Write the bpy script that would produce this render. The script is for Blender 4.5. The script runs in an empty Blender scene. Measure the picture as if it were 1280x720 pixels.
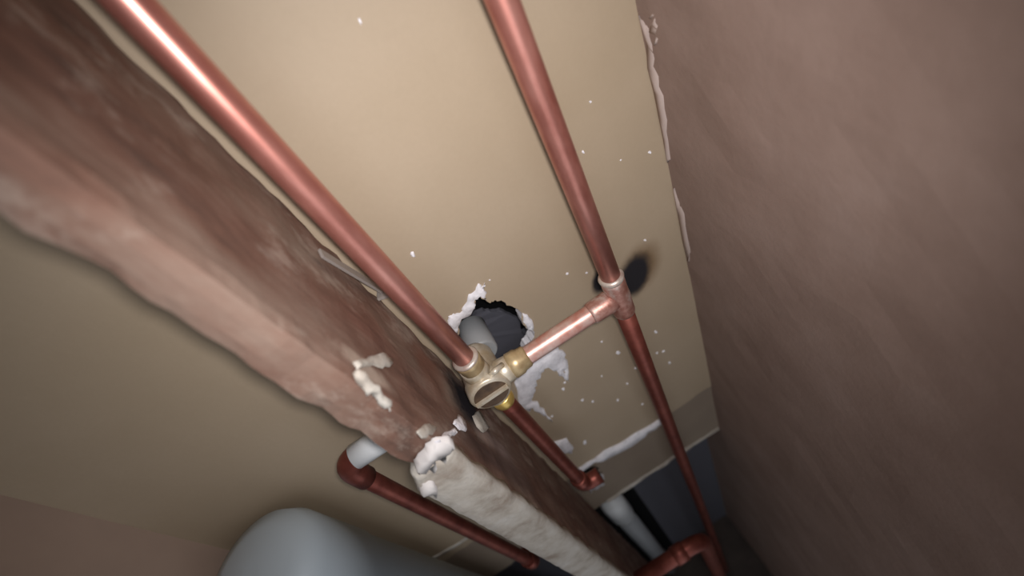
import bpy, bmesh, math, random
from mathutils import Vector, Matrix, noise

random.seed(7)
S = bpy.context.scene
C = S.collection
H = 1.5                                   # height of the lens above the floor
# ---------------------------------------------------------------- camera
# X runs along the boarded wall, Y goes into it, Z is up.  f = 560 px on a 1280 px wide frame.
F = 560.0
_U = Vector((322, 492, 560)).normalized()          # "down the wall" seen in camera axes (right, down, forward)
_V = Vector((492, -322, 0)).normalized()
_D = _V.cross(-_U) * -1
_D = (-_U).cross(_V)                               # into the wall
def cam_to_world(a): return Vector((a.dot(_V), a.dot(_D), -a.dot(_U)))
right = cam_to_world(Vector((1, 0, 0))); up = cam_to_world(Vector((0, -1, 0))); back = cam_to_world(Vector((0, 0, -1)))
cd = bpy.data.cameras.new('camera'); cam = bpy.data.objects.new('camera', cd); C.objects.link(cam)
M = Matrix.Identity(4)
for i in range(3):
    M[i][0], M[i][1], M[i][2] = right[i], up[i], back[i]
M.translation = Vector((0, 0, H))
cam.matrix_world = M
cd.sensor_width = 36; cd.lens = F / 1280 * 36; cd.clip_start = .005
cd.dof.use_dof = True; cd.dof.focus_distance = .33; cd.dof.aperture_fstop = 3.6
S.camera = cam
# ---------------------------------------------------------------- light
w = bpy.data.worlds.new('world'); S.world = w; w.use_nodes = True
w.node_tree.nodes['Background'].inputs[0].default_value = (.90, .94, 1, 1)
w.node_tree.nodes['Background'].inputs[1].default_value = .68
ld = bpy.data.lights.new('torch', 'SPOT'); lamp = bpy.data.objects.new('torch', ld); C.objects.link(lamp)
ld.energy = 4.25; ld.color = (1, .96, .955); ld.shadow_soft_size = .007
ld.spot_size = math.radians(118); ld.spot_blend = 1.0
LP = Vector((.010, .0, H + .003))
aim = cam_to_world(Vector((615 - 640, 320 - 360, F)))
lamp.location = LP
lamp.rotation_euler = aim.to_track_quat('-Z', 'Y').to_euler()
S.view_settings.view_transform = 'Standard'; S.view_settings.look = 'None'
S.view_settings.exposure = 0; S.view_settings.gamma = 1; S.view_settings.use_curve_mapping = False

# ---------------------------------------------------------------- helpers
def P(v, u, d): return Vector((v, d, H - u))       # along wall, down from lens, into wall
def at_d(x, y, d):                                 # measured spot on a plane parallel to the wall
    r = Vector((x - 640, y - 360, F)); k = d / r.dot(_D)
    return P(r.dot(_V) * k, r.dot(_U) * k, d)
def at_v(x, y, v):                                 # measured spot on a plane across the wall
    r = Vector((x - 640, y - 360, F)); k = v / r.dot(_V)
    return P(v, r.dot(_U) * k, r.dot(_D) * k)
def obj(name, bm, m, parent=None, smooth=False):
    bmesh.ops.recalc_face_normals(bm, faces=bm.faces)
    me = bpy.data.meshes.new(name); bm.to_mesh(me); bm.free()
    if smooth:
        for p in me.polygons: p.use_smooth = True
    me.materials.append(m)
    o = bpy.data.objects.new(name, me); C.objects.link(o)
    if parent:
        o.parent = parent
        o.matrix_parent_inverse = Matrix.Translation(-parent.location)
    return o
def thing(name, label, cat, loc):
    o = bpy.data.objects.new(name, None); C.objects.link(o); o.location = loc
    o.empty_display_size = .02
    o['label'] = label; o['category'] = cat
    return o
def tag(o, label, cat): o['label'] = label; o['category'] = cat
def struct(name, bm, m):
    o = obj(name, bm, m); o['kind'] = 'structure'; return o
def box(bm, a, b):
    vs = [bm.verts.new((x, y, z)) for x in (a[0], b[0]) for y in (a[1], b[1]) for z in (a[2], b[2])]
    for f in ((0, 1, 3, 2), (4, 6, 7, 5), (0, 4, 5, 1), (2, 3, 7, 6), (0, 2, 6, 4), (1, 5, 7, 3)):
        bm.faces.new([vs[i] for i in f])
def tube(bm, pts, rad, seg=28, caps=True, start=None):
    """swept tube through pts; rad a number or one per point"""
    n = len(pts)
    if not hasattr(rad, '__len__'): rad = [rad] * n
    t0 = (pts[1] - pts[0]).normalized()
    a = start or (Vector((0, 0, 1)) if abs(t0.z) < .9 else Vector((1, 0, 0)))
    a = (a - t0 * a.dot(t0)).normalized()
    rings = []
    for i, p in enumerate(pts):
        if i == 0: t = t0
        elif i == n - 1: t = (pts[i] - pts[i - 1]).normalized()
        else:
            t = pts[i + 1] - pts[i - 1]
            t = t.normalized()
        a = (a - t * a.dot(t)).normalized(); b = t.cross(a)
        rings.append([bm.verts.new(p + (a * math.cos(k * 2 * math.pi / seg) + b * math.sin(k * 2 * math.pi / seg)) * rad[i]) for k in range(seg)])
    for i in range(n - 1):
        for k in range(seg):
            bm.faces.new((rings[i][k], rings[i][(k + 1) % seg], rings[i + 1][(k + 1) % seg], rings[i + 1][k]))
    if caps: bm.faces.new(rings[0]); bm.faces.new(rings[-1][::-1])
    return rings
def bend(p0, corner, p1, r, n=8):
    """p0 -> corner -> p1 with a rounded corner"""
    a = corner + (p0 - corner).normalized() * r; b = corner + (p1 - corner).normalized() * r
    out = [p0]
    for i in range(n + 1):
        t = i / n
        out.append(a.lerp(corner, t).lerp(corner.lerp(b, t), t))
    return out + [p1]
def lathe(bm, o, axis, prof, seg=28):
    axis = axis.normalized()
    pts = [o + axis * h for h, r in prof]
    a = Vector((0, 0, 1)) if abs(axis.z) < .9 else Vector((1, 0, 0))
    a = (a - axis * a.dot(axis)).normalized(); b = axis.cross(a)
    rings = [[bm.verts.new(p + (a * math.cos(k * 2 * math.pi / seg) + b * math.sin(k * 2 * math.pi / seg)) * pr[1]) for k in range(seg)] for p, pr in zip(pts, prof)]
    for i in range(len(prof) - 1):
        for k in range(seg):
            bm.faces.new((rings[i][k], rings[i][(k + 1) % seg], rings[i + 1][(k + 1) % seg], rings[i + 1][k]))
    bm.faces.new(rings[0]); bm.faces.new(rings[-1][::-1])
def ragged(pts, jit, sub=2):
    """closed outline with extra jittered points between the given ones"""
    out = []
    for i, p in enumerate(pts):
        q = pts[(i + 1) % len(pts)]
        L = (q - p).length
        for k in range(sub):
            e = p.lerp(q, k / sub)
            if k: e = e + Vector((random.uniform(-1, 1), random.uniform(-1, 1), random.uniform(-1, 1))) * min(jit, L * .2)
            out.append(e)
    return out
def crust(bm, pts, nrm, th, jit=.0012, sub=2):
    """lump of broken plaster: a ragged outline standing on a plane and rising th along nrm"""
    pts = ragged(pts, jit, sub)
    pts = [p - nrm * (p - pts[0]).dot(nrm) for p in pts]
    n = len(pts)
    lo = [bm.verts.new(p) for p in pts]
    hi = []
    for i, p in enumerate(pts):
        m = (pts[i - 1] + pts[(i + 1) % n]) * .5
        t = (pts[(i + 1) % n] - pts[i - 1])
        side = nrm.cross(t).normalized()
        q = p + side * .0006 * ORI(pts, nrm)
        hi.append(bm.verts.new(q + nrm * th * random.uniform(.35, 1.15)))
    for i in range(n):
        bm.faces.new((lo[i], lo[(i + 1) % n], hi[(i + 1) % n], hi[i]))
    e = [bm.edges.get((hi[i], hi[(i + 1) % n])) for i in range(n)]
    bmesh.ops.triangle_fill(bm, use_beauty=True, use_dissolve=False, edges=e, normal=nrm)
    bmesh.ops.recalc_face_normals(bm, faces=bm.faces)
def ORI(pts, nrm):
    a = Vector((0, 0, 0))
    for i in range(len(pts)): a += (pts[i] - pts[0]).cross(pts[(i + 1) % len(pts)] - pts[0])
    return 1 if a.dot(nrm) > 0 else -1
def rough_box(bm, a, b, cell, amp, edge=.0, seed=0):
    """box with a grid of cells, its faces uneven and its arrises worn"""
    n = [max(1, int(round((b[i] - a[i]) / cell))) for i in range(3)]
    vd = {}
    def vert(i, j, k):
        key = (i, j, k)
        if key not in vd:
            p = Vector((a[0] + (b[0] - a[0]) * i / n[0], a[1] + (b[1] - a[1]) * j / n[1], a[2] + (b[2] - a[2]) * k / n[2]))
            ext = [(-1 if c == 0 else 1 if c == m else 0) for c, m in zip((i, j, k), n)]
            nn = Vector(ext)
            if sum(abs(e) for e in ext) >= 2:
                p = p - nn * edge * (.5 + noise.noise(p * 60 + Vector((seed, 3, 1))))
            p = p + nn.normalized() * amp * noise.noise(p * 45 + Vector((seed, 0, 0)))
            vd[key] = bm.verts.new(p)
        return vd[key]
    for ax in range(3):
        o1, o2 = [x for x in range(3) if x != ax]
        for side in (0, n[ax]):
            for i in range(n[o1]):
                for j in range(n[o2]):
                    q = []
                    for di, dj in ((0, 0), (1, 0), (1, 1), (0, 1)):
                        c = [0, 0, 0]; c[ax] = side; c[o1] = i + di; c[o2] = j + dj
                        q.append(vert(*c))
                    bm.faces.new(q)

# ---------------------------------------------------------------- materials
class NT:
    def __init__(s, name):
        s.m = bpy.data.materials.new(name); s.m.use_nodes = True
        s.t = s.m.node_tree; s.b = s.t.nodes['Principled BSDF']
        s.geo = s.n('ShaderNodeNewGeometry')
    def n(s, typ, **k):
        x = s.t.nodes.new(typ)
        for a, b in k.items(): setattr(x, a, b)
        return x
    def l(s, a, b): s.t.links.new(a, b)
    def noise(s, scale, detail=4, rough=.6, stretch=(1, 1, 1), off=(0, 0, 0)):
        mp = s.n('ShaderNodeMapping'); mp.inputs['Scale'].default_value = stretch; mp.inputs['Location'].default_value = off
        s.l(s.geo.outputs['Position'], mp.inputs['Vector'])
        x = s.n('ShaderNodeTexNoise'); x.inputs['Scale'].default_value = scale
        x.inputs['Detail'].default_value = detail; x.inputs['Roughness'].default_value = rough
        s.l(mp.outputs[0], x.inputs['Vector']); return x.outputs['Fac']
    def ramp(s, fac, stops):
        r = s.n('ShaderNodeValToRGB'); e = r.color_ramp.elements
        while len(e) < len(stops): e.new(.5)
        for q, (p, c) in zip(e, stops):
            q.position = p; q.color = (*c, 1) if len(c) == 3 else c
        s.l(fac, r.inputs[0]); return r.outputs[0]
    def mix(s, fac, a, b):
        x = s.n('ShaderNodeMix', data_type='RGBA')
        if isinstance(fac, float): x.inputs[0].default_value = fac
        else: s.l(fac, x.inputs[0])
        for v, i in ((a, 6), (b, 7)):
            if isinstance(v, tuple): x.inputs[i].default_value = (*v, 1)
            else: s.l(v, x.inputs[i])
        return x.outputs[2]
    def math(s, op, a, b=None):
        x = s.n('ShaderNodeMath', operation=op)
        for v, i in ((a, 0), (b, 1)):
            if v is None: continue
            if isinstance(v, (int, float)): x.inputs[i].default_value = v
            else: s.l(v, x.inputs[i])
        return x.outputs[0]
    def blot(s, c, axes, rad, inner, outer, wob=.25, wscale=90):
        """mask of an irregular stain: c centre, axes = two orthogonal world directions, rad = its half sizes"""
        sub = s.n('ShaderNodeVectorMath', operation='SUBTRACT'); s.l(s.geo.outputs['Position'], sub.inputs[0]); sub.inputs[1].default_value = c
        q = []
        for ax, r in zip(axes, rad):
            d = s.n('ShaderNodeVectorMath', operation='DOT_PRODUCT'); s.l(sub.outputs[0], d.inputs[0]); d.inputs[1].default_value = ax
            e = s.math('DIVIDE', d.outputs['Value'], r); q.append(s.math('MULTIPLY', e, e))
        dist = s.math('SQRT', s.math('ADD', q[0], q[1]))
        nz = s.math('MULTIPLY', s.math('SUBTRACT', s.noise(wscale, 5), .5), wob * 2)
        dist = s.math('ADD', dist, nz)
        mr = s.n('ShaderNodeMapRange', interpolation_type='SMOOTHSTEP'); s.l(dist, mr.inputs[0])
        mr.inputs[1].default_value = inner; mr.inputs[2].default_value = outer
        mr.inputs[3].default_value = 1; mr.inputs[4].default_value = 0
        return mr.outputs[0]
    def bump(s, fac, strength, dist=.001):
        b = s.n('ShaderNodeBump'); b.inputs['Strength'].default_value = strength; b.inputs['Distance'].default_value = dist
        s.l(fac, b.inputs['Height']); s.l(b.outputs[0], s.b.inputs['Normal'])
    def done(s, col, rough=.7, metal=0, spec=.5):
        if isinstance(col, tuple): s.b.inputs['Base Color'].default_value = (*col, 1)
        else: s.l(col, s.b.inputs['Base Color'])
        if isinstance(rough, (int, float)): s.b.inputs['Roughness'].default_value = rough
        else: s.l(rough, s.b.inputs['Roughness'])
        s.b.inputs['Metallic'].default_value = metal; s.b.inputs['Specular IOR Level'].default_value = spec
        return s.m
def lin(r, g, b):
    f = lambda c: c / 255 / 12.92 if c / 255 <= .04045 else ((c / 255 + .055) / 1.055) ** 2.4
    return (f(r), f(g), f(b))

DW = .265                                  # wall face distance
def board_mat(name, c1, c2, scorch=False):
    t = NT(name)
    col = t.ramp(t.noise(9, 5, .55), [(.3, c1), (.7, c2)])
    col = t.mix(t.math('MULTIPLY', t.noise(260, 3), .25), col, tuple(x * .8 for x in c1))
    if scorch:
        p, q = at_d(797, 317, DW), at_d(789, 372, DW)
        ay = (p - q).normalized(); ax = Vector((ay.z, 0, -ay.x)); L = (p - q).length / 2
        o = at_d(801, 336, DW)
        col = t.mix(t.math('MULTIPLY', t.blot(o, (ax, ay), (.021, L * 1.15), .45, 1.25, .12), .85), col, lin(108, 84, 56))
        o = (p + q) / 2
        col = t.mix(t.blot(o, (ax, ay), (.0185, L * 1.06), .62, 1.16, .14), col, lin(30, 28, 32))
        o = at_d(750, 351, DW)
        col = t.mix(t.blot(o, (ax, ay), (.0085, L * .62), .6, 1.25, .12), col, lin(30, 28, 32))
    t.bump(t.noise(420, 3), .12, .0006)
    return t.done(col, .6, 0, .35)
m_board = board_mat('brown_board', lin(161, 144, 121), lin(169, 152, 130), True)
m_board_low = board_mat('brown_board_low', lin(128, 114, 100), lin(144, 129, 112))
t = NT('torn_gypsum'); t.bump(t.noise(300, 5), .6, .0015)
m_gyp = t.done(t.ramp(t.noise(120, 5), [(.25, lin(206, 204, 208)), (.6, lin(238, 236, 240))]), .9, 0, .2)
t = NT('dirty_plaster'); t.bump(t.noise(200, 6), .5, .0015)
c = t.ramp(t.noise(40, 6), [(.28, lin(150, 138, 126)), (.5, lin(186, 180, 170)), (.75, lin(204, 201, 195))])
m_plaster = t.done(c, .92, 0, .2)
t = NT('copper')
c = t.ramp(t.noise(70, 5, .6, (1, 1, .35)), [(.3, lin(172, 108, 96)), (.55, lin(202, 140, 128)), (.8, lin(218, 162, 150))])
t.bump(t.noise(300, 3, .6, (1, 1, .3)), .06, .0005)
m_cu = t.done(c, .36, .8)
t = NT('dull_copper')
c = t.ramp(t.noise(60, 5, .6), [(.3, lin(112, 58, 50)), (.7, lin(148, 84, 72))])
m_cu2 = t.done(c, .42, .7)
t = NT('solder'); t.bump(t.noise(240, 4), .25, .0008)
m_solder = t.done(t.ramp(t.noise(130, 4), [(.3, lin(170, 140, 128)), (.65, lin(206, 198, 188))]), .42, .5)
t = NT('tinned_tee'); t.bump(t.noise(240, 4), .2, .0008)
m_tee = t.done(t.ramp(t.noise(95, 4), [(.36, lin(150, 98, 84)), (.52, lin(178, 134, 122)), (.68, lin(206, 192, 184))]), .42, .55)
t = NT('tinned_branch')
m_tin = t.done(t.ramp(t.noise(90, 4), [(.35, lin(200, 140, 126)), (.65, lin(214, 186, 176))]), .4, .6)
t = NT('brass')
m_brass = t.done(t.ramp(t.noise(110, 4), [(.3, lin(168, 142, 104)), (.7, lin(206, 186, 146))]), .38, .55)
m_brass2 = NT('bright_brass').done(lin(222, 190, 110), .3, .7)
t = NT('dezincified_body'); t.bump(t.noise(260, 4), .2, .0006)
m_valve = t.done(t.ramp(t.noise(80, 4), [(.3, lin(178, 160, 130)), (.65, lin(216, 208, 192))]), .4, .45)
t = NT('bronze_face')
m_bronze = t.done(t.ramp(t.noise(140, 4), [(.3, lin(70, 54, 42)), (.7, lin(104, 82, 62))]), .45, .4)
m_sleeve = NT('grey_sleeve').done(lin(140, 143, 145), .5)
m_steel = NT('grey_steel').done(lin(168, 160, 154), .45, .4)
m_grey = NT('grey_plastic').done(lin(186, 198, 206), .5)
m_white = NT('white_plastic').done(lin(226, 230, 232), .35)
m_waste = NT('grey_waste').done(lin(150, 154, 158), .5)
m_cavity = NT('dark_cavity').done(lin(78, 78, 86), .85)
t = NT('dark_floor'); m_floor = t.done(t.ramp(t.noise(14, 5), [(.3, lin(60, 52, 48)), (.7, lin(84, 74, 68))]), .9)
m_lump = NT('lump_plaster').done(lin(204, 200, 198), .9, 0, .2)
m_smear = NT('grey_smear').done(lin(176, 160, 152), .9, 0, .2)
# side masonry
t = NT('render_right'); t.bump(t.noise(120, 6), .35, .0012)
c = t.ramp(t.noise(13, 6, .6), [(.3, lin(132, 112, 102)), (.55, lin(142, 122, 112)), (.8, lin(150, 131, 122))])
m_right = t.done(c, .9, 0, .2)
t = NT('render_left')
c = t.ramp(t.noise(10, 4), [(.3, lin(178, 156, 142)), (.7, lin(190, 167, 152))])
m_left = t.done(c, .9, 0, .2)
# timber stud: stained, smeared with plaster, scorched beside the valve
t = NT('stained_timber')
c = t.ramp(t.noise(26, 6, .62, (1, 1, .45)), [(.30, lin(84, 66, 58)), (.45, lin(112, 84, 72)), (.55, lin(122, 98, 86)), (.72, lin(134, 116, 104))])
smear = t.ramp(t.noise(30, 7, .7, (1, 1, .6), (3, 1, 7)), [(.54, (0, 0, 0)), (.64, (1, 1, 1))])
c = t.mix(t.math('MULTIPLY', smear, .5), c, lin(166, 152, 140))
VS = -.083
yz = (Vector((0, 1, 0)), Vector((0, 0, 1)))
for (x, y), rad, k, colr in (((584, 505), (.034, .034), 1.0, lin(30, 26, 32)), ((606, 545), (.012, .02), .6, lin(170, 150, 140)), ((625, 560), (.010, .03), .5, lin(150, 134, 130)), ((598, 560), (.016, .040), .6, lin(70, 56, 54)),
                             ((640, 590), (.018, .06), .5, lin(78, 66, 66)), ((572, 452), (.010, .012), .9, lin(44, 40, 44)),
                             ((540, 470), (.03, .022), .55, lin(120, 76, 60)), ((455, 400), (.02, .03), .4, lin(122, 82, 70)), ((458, 462), (.008, .026), .8, lin(176, 160, 146)), ((500, 535), (.010, .03), .5, lin(160, 146, 134))):
    o = at_v(x, y, VS)
    c = t.mix(t.math('MULTIPLY', t.blot(o, yz, rad, .35, 1.2, .35, 120), k), c, colr)
t.bump(t.noise(110, 6, .65, (1, 1, .4)), .5, .0015)
m_stud = t.done(c, .85, 0, .25)

# ---------------------------------------------------------------- structure
VL, VR, U0, UJ, UB, UF = -.36, .156, -1.0, .616, .768, H
hole_px = [(594, 375), (600, 370), (607, 375), (613, 379), (619, 375), (629, 377), (637, 382), (644, 385), (652, 391), (653, 402), (658, 411),
           (667, 413), (668, 421), (664, 429), (658, 437), (656, 448), (654, 457), (648, 469), (641, 476), (630, 482), (618, 486), (606, 480), (596, 470),
           (586, 456), (577, 440), (572, 421), (573, 409), (577, 398), (586, 394), (591, 387), (594, 382)]
hole = ragged([at_d(x, y, DW) for x, y in hole_px], .0012, 3)
for p in hole: p.y = DW
def board(name, v0, v1, u0, u1, d0, th, m, hole=None):
    bm = bmesh.new()
    rect = []
    def edge(a, b, n, j):
        for i in range(n):
            q = a.lerp(b, i / n)
            if 0 < i and j: q = q + Vector((0, 0, random.uniform(-1, 1) * j))
            rect.append(q)
    edge(P(v0, u0, d0), P(v1, u0, d0), 1, 0); edge(P(v1, u0, d0), P(v1, u1, d0), 1, 0)
    edge(P(v1, u1, d0), P(v0, u1, d0), 60, .0025); edge(P(v0, u1, d0), P(v0, u0, d0), 1, 0)
    loops = [rect] + ([hole] if hole else [])
    back = Vector((0, th, 0))
    for off in (Vector((0, 0, 0)), back):
        es = []
        for L in loops:
            vs = [bm.verts.new(p + off) for p in L]
            es += [bm.edges.new((vs[i], vs[(i + 1) % len(vs)])) for i in range(len(vs))]
        bmesh.ops.triangle_fill(bm, use_beauty=True, edges=es, normal=Vector((0, -1, 0)))
    for L in loops:
        a = [bm.verts.new(p) for p in L]; b = [bm.verts.new(p + back) for p in L]
        for i in range(len(L)): bm.faces.new((a[i], a[(i + 1) % len(L)], b[(i + 1) % len(L)], b[i]))
    bmesh.ops.remove_doubles(bm, verts=bm.verts, dist=1e-6)
    return obj(name, bm, m)
wall = board('wall_back', VL, VR, U0, UJ, DW, .0125, m_board, hole); wall['kind'] = 'structure'
wall.data.materials.append(m_gyp)
for p in wall.data.polygons:
    if abs(p.normal.y) < .5: p.material_index = 1
low = board('lower_board', VL, VR, UJ + .002, UB, DW + .002, .0125, m_board_low); low.parent = wall
low['label'] = 'greyer brown strip of board below the ragged white joint'
bm = bmesh.new(); box(bm, (VL, .318, 0), (VR, .345, H - U0)); rear = struct('wall_rear', bm, m_cavity)
m_void = NT('gap_shade').done(lin(16, 16, 18), .95, 0, .1)  # black that stands in for the shade in gaps behind the boards
bm = bmesh.new(); box(bm, (-.10, .3165, H - .36), (.03, .3185, H - .12)); obj('gap_shade', bm, m_void, rear)  # added sheet: darkness of the cavity round the inner board
bm = bmesh.new(); box(bm, (-.12, .3165, 0.02), (-.015, .3185, H - .72)); obj('gap_shade', bm, m_void, rear)  # added sheet: darkness of the gap beside the waste pipe
bm = bmesh.new(); box(bm, (-.015, .3165, H - .90), (VR - .001, .3185, H - .72)); obj('gap_shade', bm, m_void, rear)  # added strip: shade under the lower board's edge, painted black
bm = bmesh.new(); rough_box(bm, (VR, -.45, 0), (VR + .05, .345, H - U0), .03, .0012, 0, 5); wr = struct('wall_right', bm, m_right)
bm = bmesh.new(); box(bm, (VL - .05, -.45, 0), (VL, .345, H - U0)); wl = struct('wall_left', bm, m_left)
bm = bmesh.new(); box(bm, (VL - .05, -.45, -.04), (VR + .05, .345, 0)); struct('floor', bm, m_floor)
bm = bmesh.new(); box(bm, (VL - .05, -.45, H - U0), (VR + .05, .345, H - U0 + .04)); struct('ceiling', bm, m_left)

NW = Vector((0, -1, 0))
Z = lambda pts: [(540 + x / 3.6, 340 + y / 3.6) for x, y in pts]
def wall_patch(name, pts, th, m=m_gyp, label=None, d=DW, sub=2, jit=.0012):
    bm = bmesh.new(); crust(bm, [at_d(x, y, d) for x, y in pts], NW, th, jit, sub)
    o = obj(name, bm, m, wall, True)
    if label: o['label'] = label
    return o
wall_patch('torn_plaster', Z([(208, 50), (222, 66), (238, 46), (247, 90), (241, 124), (215, 106), (193, 124), (192, 150), (183, 170), (163, 195), (133, 210), (116, 250), (112, 275), (84, 255), (72, 228), (72, 200), (96, 186), (126, 184), (140, 155), (158, 128), (164, 100), (192, 84)]), .0022, jit=.002, sub=3, label='jagged white tear at the upper left rim of the hole')
wall_patch('torn_plaster', Z([(406, 184), (428, 190), (450, 215), (458, 250), (440, 264), (427, 255), (409, 225)]), .0018)
wall_patch('torn_plaster', Z([(392, 465), (412, 420), (440, 400), (470, 380), (560, 328), (585, 350), (600, 390), (613, 430), (612, 486), (594, 480), (592, 442), (575, 425), (560, 440), (520, 428), (490, 450), (470, 500), (455, 540), (448, 570), (480, 592), (510, 630), (540, 668), (520, 660), (480, 630), (450, 606), (430, 622), (400, 605), (385, 560), (370, 500)]), .003, jit=.002, sub=3, label='large ragged white tear to the lower right of the hole')
wall_patch('torn_plaster', Z([(556, 440), (584, 420), (592, 445), (588, 470), (570, 466)]), .004)
wall_patch('torn_plaster', [(690, 553), (700, 550), (708, 547), (716, 557), (714, 566), (702, 565), (695, 560)], .003)
Q = lambda pts: [(430 + x / 2.88, 470 + y / 2.88) for x, y in pts]
wall_patch('joint_filler', Q([(843, 331), (870, 314), (900, 297), (935, 268), (990, 243), (1050, 203), (1090, 183), (1140, 149), (1175, 128), (1177, 140), (1145, 162), (1092, 203), (1062, 228), (1012, 263), (950, 290), (900, 309), (856, 335)]), .004, label='ragged white filler along the board joint')
wall_patch('joint_filler', Q([(288, 676), (320, 650), (352, 632), (400, 606), (440, 578), (446, 583), (400, 614), (354, 642), (320, 662)]), .002, m_plaster)
wall_patch('torn_plaster', Q([(872, 372), (900, 346), (932, 352), (930, 378), (905, 396), (880, 408)]), .006)
# paper fringe on the bottom edge of the lower board
bm = bmesh.new()
crust(bm, [P(v, u, DW + .002) for v, u in [(-.06, .764), (-.02, .762), (.03, .763), (.08, .760), (.155, .762), (.155, .7685), (.08, .769), (.02, .771), (-.06, .769)]], NW, .003, .002, 6)
o = obj('torn_edge', bm, m_plaster, wall)
# dark split just above the elbow at the foot of the left riser
m_black = NT('black_split').done(lin(22, 20, 20), .95, 0, .1)
wall_patch('split', Q([(846, 345), (865, 334), (905, 326), (920, 332), (898, 346), (868, 354)]), .0008, m_black, 'dark split in the board')
# dark grey inner board seen through the hole, smaller than the hole in front of it
bm = bmesh.new()
crust(bm, [at_d(x, y, .306) for x, y in Z([(60, 420), (130, 290), (137, 262), (165, 220), (190, 172), (225, 160), (262, 168), (300, 160), (350, 182), (392, 205), (400, 262), (428, 300), (425, 335), (400, 400), (340, 480), (220, 560)])], NW, .004, .0008, 3)
obj('inner_board', bm, m_cavity, rear)['label'] = 'dark grey inner board seen through the ragged hole'
# plaster flecks stuck to the board
fl = [(516, 318, 4.2, 1.5), (812, 190, 2.6, 1), (709, 342, 2.2, 1), (733, 341, 1.8, 1), (729, 190, 2, 1.6), (738, 127, 2.4, .8), (773, 441, 2.6, 1.8), (829, 439, 1.8, 1),
      (752, 427, 1.5, 1), (837, 453, 2, 1), (776, 200, 1.6, .8), (708, 472, 2.6, 1), (728, 500, 2.4, 1), (704, 486, 2.6, 1.2), (741, 502, 1.7, 1.6), (731, 553, 2.2, 2.6), (772, 500, 1.6, 1.6), (784, 479, 1.6, 1),
      (803, 505, 1.5, 1), (806, 300, 1.8, 1), (821, 441, 1.6, 1), (450, 26, 3, 2), (706, 478, 2, 1), (794, 460, 1.6, 1.2), (752, 470, 1.4, 1), (690, 520, 2, 1), (820, 415, 1.6, 2.4), (612, 350, 1.5, 1), (680, 455, 1.6, 1)]
fm = []
for k in range(4):
    bm = bmesh.new()
    n = 7
    ring = [Vector((math.cos(i * 6.283 / n) * random.uniform(.6, 1.2), 0, math.sin(i * 6.283 / n) * random.uniform(.6, 1.2))) for i in range(n)]
    lo = [bm.verts.new(p) for p in ring]; hi = [bm.verts.new(p * .65 + Vector((0, -.7 * random.uniform(.7, 1.2), 0))) for p in ring]
    for i in range(n): bm.faces.new((lo[i], lo[(i + 1) % n], hi[(i + 1) % n], hi[i]))
    bm.faces.new(hi); bm.faces.new(lo[::-1])
    bmesh.ops.recalc_face_normals(bm, faces=bm.faces)
    me = bpy.data.meshes.new('plaster_fleck'); bm.to_mesh(me); bm.free(); me.materials.append(m_gyp); fm.append(me)
for i, (x, y, s, asp) in enumerate(fl):
    p = at_d(x, y, DW); q = at_d(x + s * .8, y, DW)
    r = (q - p).length
    o = bpy.data.objects.new('plaster_fleck', fm[i % 4]); C.objects.link(o)
    o.location = p; o.rotation_euler = (0, random.uniform(-.5, .5), 0); o.scale = (r, min(r, .0016), r * asp); o.parent = wall

# plaster smears on the right-hand wall near the corner
NR = Vector((-1, 0, 0))
def right_patch(pts, th):
    bm = bmesh.new(); crust(bm, pts, NR, th, .002, 3)
    o = obj('plaster_smear', bm, m_smear, wr, True)
def R(u, d): return P(VR + .0012, u, d)
right_patch([R(.118, .264), R(.122, .259), R(.135, .256), R(.15, .259), R(.17, .254), R(.20, .258), R(.225, .260), R(.23, .264), R(.17, .2645)], .003)
right_patch([R(.115, .250), R(.122, .246), R(.130, .248), R(.134, .252), R(.122, .254)], .003)
right_patch([R(.255, .262), R(.28, .254), R(.33, .256), R(.35, .264)], .003)

# ---------------------------------------------------------------- timber stud on the left
stud = thing('timber_stud', 'rough reddish timber stud beside the left copper riser, smeared with pale plaster', 'stud', P(-.095, UF, .207))
bm = bmesh.new(); rough_box(bm, (-.105, .150, .0), (VS, DW - .0005, H - U0 - .0005), .007, .0016, .002, 2)
obj('post', bm, m_stud, stud)
# thick pale plaster crust on its front edge, ending in a broken lump
bm = bmesh.new()
rnd = random.Random(3)
us = [.222 + i * .0065 for i in range(104)]
prev = None
def sec(u):
    k = min(1, (u - .222) / .02)
    n1 = noise.noise(Vector((u * 60, 1, 0))); n2 = noise.noise(Vector((u * 45, 5, 2))); n3 = noise.noise(Vector((u * 110, 9, 4)))
    va = -.0825 + .0016 * n1; vb = -.1165 + .0007 * n2 + .008 * (1 - k)
    th = .0045 + .0006 * n3
    vm = (va + vb) / 2
    return [P(va, u, .1575 + .004 * n2), P(va + .0008, u, .151 - .002), P(va - .004, u, .150 - th * .9), P(vm + .006, u, .150 - th * 1.05), P(vm - .006, u, .150 - th), P(vb + .003, u, .150 - th * .95), P(vb, u, .1495), P(vb + .002, u, .1575), P(-.103, u, .1545)]
for i, u in enumerate(us):
    s_ = [bm.verts.new(p + Vector((1, 1, 1)) * .0006 * noise.noise(p * 200)) for p in sec(u)]
    if prev:
        for k in range(len(s_)): bm.faces.new((prev[k], prev[(k + 1) % len(s_)], s_[(k + 1) % len(s_)], s_[k]))
    else: bm.faces.new(s_)
    prev = s_
bm.faces.new(prev[::-1])
o = obj('plaster_crust', bm, m_plaster, stud, True); o['label'] = 'thick pale plaster crust along the front edge of the stud'
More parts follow.
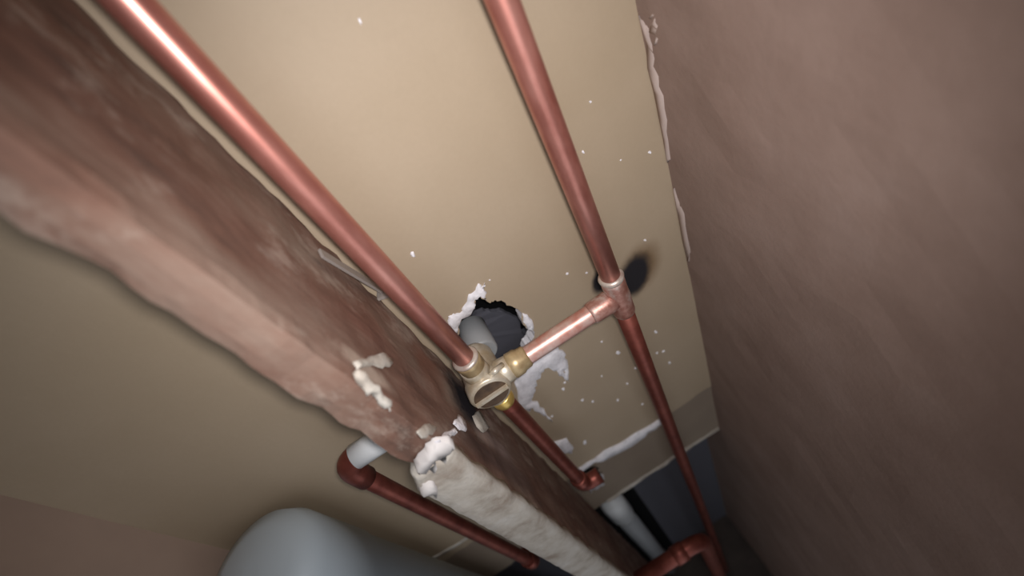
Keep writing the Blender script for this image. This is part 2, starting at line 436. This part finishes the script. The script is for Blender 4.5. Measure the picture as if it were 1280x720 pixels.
def stud_patch(name, pts, th, m=m_plaster, plane='side', label=None):
    bm = bmesh.new()
    if plane == 'side': crust(bm, [at_v(x, y, VS + .001) for x, y in pts], Vector((1, 0, 0)), th, .0012, 3)
    else: crust(bm, [at_d(x, y, .1495) for x, y in pts], NW, th, .0012, 3)
    o = obj(name, bm, m, stud, True)
    if label: o['label'] = label
stud_patch('plaster_lump', [(520, 572), (531, 558), (540, 548), (556, 545), (566, 549), (560, 560), (548, 566), (540, 578), (528, 582), (518, 580)], .008, m_lump, 'front')
stud_patch('plaster_lump', [(524, 597), (538, 593), (546, 600), (543, 608), (530, 611), (522, 606)], .0075, m_lump, 'front')
stud_patch('plaster_lump', [(542, 552), (555, 540), (566, 535), (570, 541), (560, 549), (552, 558)], .003, m_gyp)
stud_patch('plaster_smear', [(441, 466), (448, 462), (462, 474), (476, 486), (490, 501), (488, 507), (478, 505), (462, 490), (448, 478)], .004, m_plaster, 'front', 'pale sliver of plaster lying aslant the stud')
stud_patch('plaster_smear', [(441, 452), (460, 446), (474, 442), (487, 448), (490, 456), (478, 461), (462, 458), (446, 462)], .002)
stud_patch('plaster_smear', [(590, 520), (596, 514), (604, 524), (610, 536), (604, 541), (596, 534)], .003)
stud_patch('plaster_smear', [(566, 530), (572, 518), (580, 528), (582, 540), (574, 538)], .002, m_gyp)
stud_patch('plaster_smear', [(520, 540), (530, 530), (545, 534), (541, 544), (528, 548)], .0015)

# ---------------------------------------------------------------- copper pipework round the mixing valve
DP, V1, V2, UC, RP = .215, -.0555, .065, .2735, .0075
pw = thing('copper_pipework', 'copper pipework of two risers joined by a branch, brass valve before the hole', 'pipes', P(V1, .533, DP))
def pipe(a, b, m=m_cu, r=RP, parent=pw, label=None, name='pipe'):
    bm = bmesh.new(); n = 12
    tube(bm, [a.lerp(b, i / n) for i in range(n + 1)], r, 32)
    o = obj(name, bm, m, parent, True)
    for p in o.data.polygons:
        if len(p.vertices) > 4: p.use_smooth = False
    if label: o['label'] = label
    return o
def solid(name, bm, m, parent, label=None):
    o = obj(name, bm, m, parent, True)
    for p in o.data.polygons:
        if len(p.vertices) > 4: p.use_smooth = False
    if label: o['label'] = label
    return o
dn = Vector((0, 0, -1)); acr = Vector((1, 0, 0)); into = Vector((0, 1, 0))
def sub(o, parent):
    o.parent = parent; o.matrix_parent_inverse = Matrix.Identity(4); return o
pipe(P(V1, U0 + .001, DP), P(V1, .252, DP), label='left copper riser coming down to the valve')
pipe(P(V1, .300, DP), P(V1, .520, DP), m_cu2, label='dark copper pipe below the valve')
pipe(P(V2, U0 + .001, DP), P(V2, UC - .012, DP), label='right copper riser, shiny')
pipe(P(V2, UC + .016, DP), P(V2, UF - .001, DP), m_cu2, label='right riser below the tee, dark copper')
pipe(P(-.030, UC, DP), P(V2 - .018, UC, DP), m_tin, label='pinkish branch pipe between valve and tee', name='branch_pipe')
# tee
bm = bmesh.new()
lathe(bm, P(V2, UC - .021, DP), dn, [(0, .0079), (.0005, .0088), (.003, .0092), (.012, .0090), (.021, .0094), (.030, .0090), (.039, .0090), (.0415, .0086), (.042, .0079)], 32)
lathe(bm, P(V2 - .003, UC, DP), -acr, [(0, .0080), (.006, .0093), (.010, .0090), (.020, .0089), (.0225, .0085), (.023, .0078)], 32)
tee = solid('tee', bm, m_tee, pw, 'tee fitting blotched with silvery solder')
bm = bmesh.new()
lathe(bm, P(V2, UC - .0255, DP), dn, [(0, .0076), (.0008, .0090), (.0022, .0098), (.004, .0094), (.005, .0088)], 32)
o = solid('solder_ring', bm, m_solder, tee, 'bright ring of solder at the top of the tee'); sub(o, tee)
tee.matrix_parent_inverse = Matrix.Translation(-pw.location)
# valve body: round, its axis square to the wall, front face with a screw slot
VC = V1 - .001
bm = bmesh.new()
lathe(bm, P(VC, UC, .2025), into, [(0, .0125), (.0004, .0158), (.002, .0168), (.012, .0172), (.014, .0160), (.030, .0155), (.040, .0150), (.044, .0128)], 40)
lathe(bm, P(VC, UC - .010, DP + .001), -dn, [(0, .0105), (.010, .0104), (.0155, .0098), (.016, .0090)], 32)       # upper socket
lathe(bm, P(VC, UC + .010, DP + .001), dn, [(0, .0105), (.009, .0100), (.014, .0094), (.0145, .0088)], 32)        # lower socket
lathe(bm, P(VC + .010, UC, DP), acr, [(0, .0112), (.008, .0104), (.014, .0096), (.0142, .0090)], 32)               # side socket
valve = solid('valve', bm, m_valve, pw, 'whitish brass valve body with round slotted face')
def vsub(name, bm, m, label=None):
    return sub(solid(name, bm, m, valve, label), valve)
bm = bmesh.new()
lathe(bm, P(VC, UC, .2022), into, [(0, .0138), (.0012, .0138)], 40)
vsub('face_plate', bm, m_bronze, 'dark bronze round face of the valve')
bm = bmesh.new()
a = P(VC, UC, .2008); ax = Vector((1, 0, .02)).normalized(); ay = Vector((-.02, 0, 1)).normalized()
vs = []
for dy in (-.0010, .0016):
    for sx, sy in ((-1, -1), (1, -1), (1, 1), (-1, 1)):
        vs.append(bm.verts.new(a + ax * .0140 * sx + ay * .0016 * sy + Vector((0, dy, 0))))
for f in ((0, 1, 2, 3), (4, 7, 6, 5), (0, 4, 5, 1), (1, 5, 6, 2), (2, 6, 7, 3), (3, 7, 4, 0)): bm.faces.new([vs[i] for i in f])
o = sub(obj('slot_bar', bm, m_valve, valve), valve); o['label'] = 'pale bar across the valve face'
bm = bmesh.new(); lathe(bm, P(V1, UC - .0365, DP), dn, [(0, .0076), (.001, .0098), (.0045, .0104), (.006, .0098), (.012, .0099), (.0135, .0085)], 32)
vsub('collar', bm, m_brass, 'brass collar under the left riser')
bm = bmesh.new(); lathe(bm, P(V1, UC - .0378, DP), dn, [(0, .0076), (.0006, .0094), (.0016, .0104), (.003, .0100), (.0034, .0090)], 32)
vsub('solder_ring', bm, m_solder)
bm = bmesh.new(); lathe(bm, P(V1, UC + .0225, DP), dn, [(0, .0084), (.001, .0096), (.008, .0096), (.011, .0088), (.012, .0076)], 32)
vsub('collar', bm, m_brass2, 'bright brass collar over the lower pipe')
bm = bmesh.new(); lathe(bm, P(V1 + .021, UC, DP), acr, [(0, .0095), (.001, .0106), (.008, .0104), (.010, .0092), (.015, .0088), (.0165, .0076)], 32)
vsub('collar', bm, m_brass, 'brass collar on the branch')
bm = bmesh.new(); lathe(bm, P(VC + .008, UC + .003, .244), into, [(0, .0115), (.002, .0128), (.033, .0128), (.0345, .0115)], 32)
vsub('outlet_sleeve', bm, m_sleeve, 'pale grey outlet sleeve passing through the hole')
bm = bmesh.new(); tube(bm, bend(P(V1 + .006, UC - .012, DP - .006), P(V1 + .012, UC - .018, DP - .010), P(V1 + .018, UC - .012, DP - .004), .003), .0022, 10)
vsub('lug', bm, m_valve)
# elbow at the foot of the left riser, open to the right
bm = bmesh.new()
tube(bm, bend(P(V1, .512, DP), P(V1, .535, DP), P(V1 + .022, .535, DP), .014), [.0090] + [.0091] * 9 + [.0094], 28)
elbow = solid('elbow', bm, m_cu2, pw, 'dark copper elbow at the foot of the left riser')
bm = bmesh.new(); lathe(bm, P(V1 + .0219, .535, DP), acr, [(0, .0070), (.0004, .0070)], 24)
sub(solid('bore', bm, m_black, elbow), elbow)
bm = bmesh.new(); lathe(bm, P(V1, .508, DP), dn, [(0, .0078), (.0015, .0096), (.004, .0096), (.0055, .0088)], 28)
sub(solid('solder_ring', bm, m_cu2, elbow), elbow)

# ---------------------------------------------------------------- copper pipe beyond the stud
V3 = -.180
U3 = .262
p3 = thing('copper_pipe', 'dark red copper pipe in the bay behind the stud, lower left', 'pipe', P(V3, .66, DP))
bm = bmesh.new(); tube(bm, [P(V3, U3 + .02 + i * .03, DP) for i in range(13)], RP, 28)
solid('riser', bm, m_cu2, p3)
bm = bmesh.new()
tube(bm, bend(P(V3, U3 + .030, DP), P(V3, U3, DP), P(V3 + .030, U3, DP), .016), .0092, 28)
solid('elbow', bm, m_cu2, p3)
bm = bmesh.new(); tube(bm, [P(V3 + .012, U3, DP), P(V3 + .04, U3, DP), P(-.1062, U3, DP)], .0098, 28)
solid('sleeve', bm, m_white, p3, 'white plastic sleeve on the branch running to the stud')
bm = bmesh.new(); tube(bm, bend(P(V3, .635, DP), P(V3, .665, DP), P(V3, .665, DW + .001), .018), .0098, 28)
solid('elbow', bm, m_cu2, p3, 'elbow turning into the wall')

# ---------------------------------------------------------------- low things
sp = thing('soil_pipe', 'thick blue grey plastic soil pipe, bottom left corner', 'pipe', P(-.298, UF, .205))
bm = bmesh.new(); lathe(bm, P(-.298, UF, .205), -dn, [(0, .053), (1.10, .053), (1.1, .055), (1.175, .055), (1.19, .05), (1.197, .035), (1.2, .008)], 56); solid('pipe', bm, m_grey, sp)

wp = thing('waste_pipe', 'slim grey waste pipe with a pale socket, below the brown boards', 'pipe', P(-.060, UF, .292))
bm = bmesh.new(); lathe(bm, P(-.060, UF, .292), -dn, [(0, .0195), (.60, .0195)], 36); solid('pipe', bm, m_waste, wp)
bm = bmesh.new(); lathe(bm, P(-.060, .935, .292), -dn, [(0, .0195), (.002, .0225), (.065, .0228), (.085, .0215), (.096, .0150), (.099, .006)], 36)
solid('socket', bm, m_white, wp, 'pale rounded socket end')

hp = thing('copper_pipe', 'dark copper pipe running level across the bottom right corner, then turning down', 'pipe', P(.03, UF, .150))
bm = bmesh.new(); tube(bm, bend(P(-.0765, .745, .150), P(.030, .745, .150), P(.030, UF - .001, .150), .028), .011, 28); solid('pipe', bm, m_cu2, hp)
bm = bmesh.new(); lathe(bm, P(.002, .745, .150), -acr, [(0, .0112), (.001, .0128), (.018, .0128), (.019, .0112)], 28); solid('collar', bm, m_cu2, hp)

# grey metal strap poking out between the stud and the wall
st = thing('metal_strap', 'thin grey metal strap with a hooked tip, under the left riser', 'strap', P(-.0785, .150, .25))
bm = bmesh.new()
def flat(bm, pts, wid, th):
    prev = None
    for i, p in enumerate(pts):
        t = (pts[min(i + 1, len(pts) - 1)] - pts[max(i - 1, 0)]).normalized()
        s_ = Vector((0, 1, 0)); s_ = (s_ - t * s_.dot(t)).normalized(); n_ = t.cross(s_)
        q = [bm.verts.new(p + s_ * a * wid / 2 + n_ * b * th / 2) for a, b in ((-1, -1), (1, -1), (1, 1), (-1, 1))]
        if prev:
            for k in range(4): bm.faces.new((prev[k], prev[(k + 1) % 4], q[(k + 1) % 4], q[k]))
        else: bm.faces.new(q[::-1])
        prev = q
    bm.faces.new(prev)
A = P(-.0785, .118, .232); B = P(-.0765, .180, .2585)
flat(bm, [A, A.lerp(B, .5), B], .006, .0018); obj('strip', bm, m_steel, st)
bm = bmesh.new(); flat(bm, [B - Vector((.004, .002, 0)), B + Vector((.0015, -.003, -.001)), B + Vector((.007, -.005, -.0015))], .009, .0024); obj('hooked_tip', bm, m_steel, st)
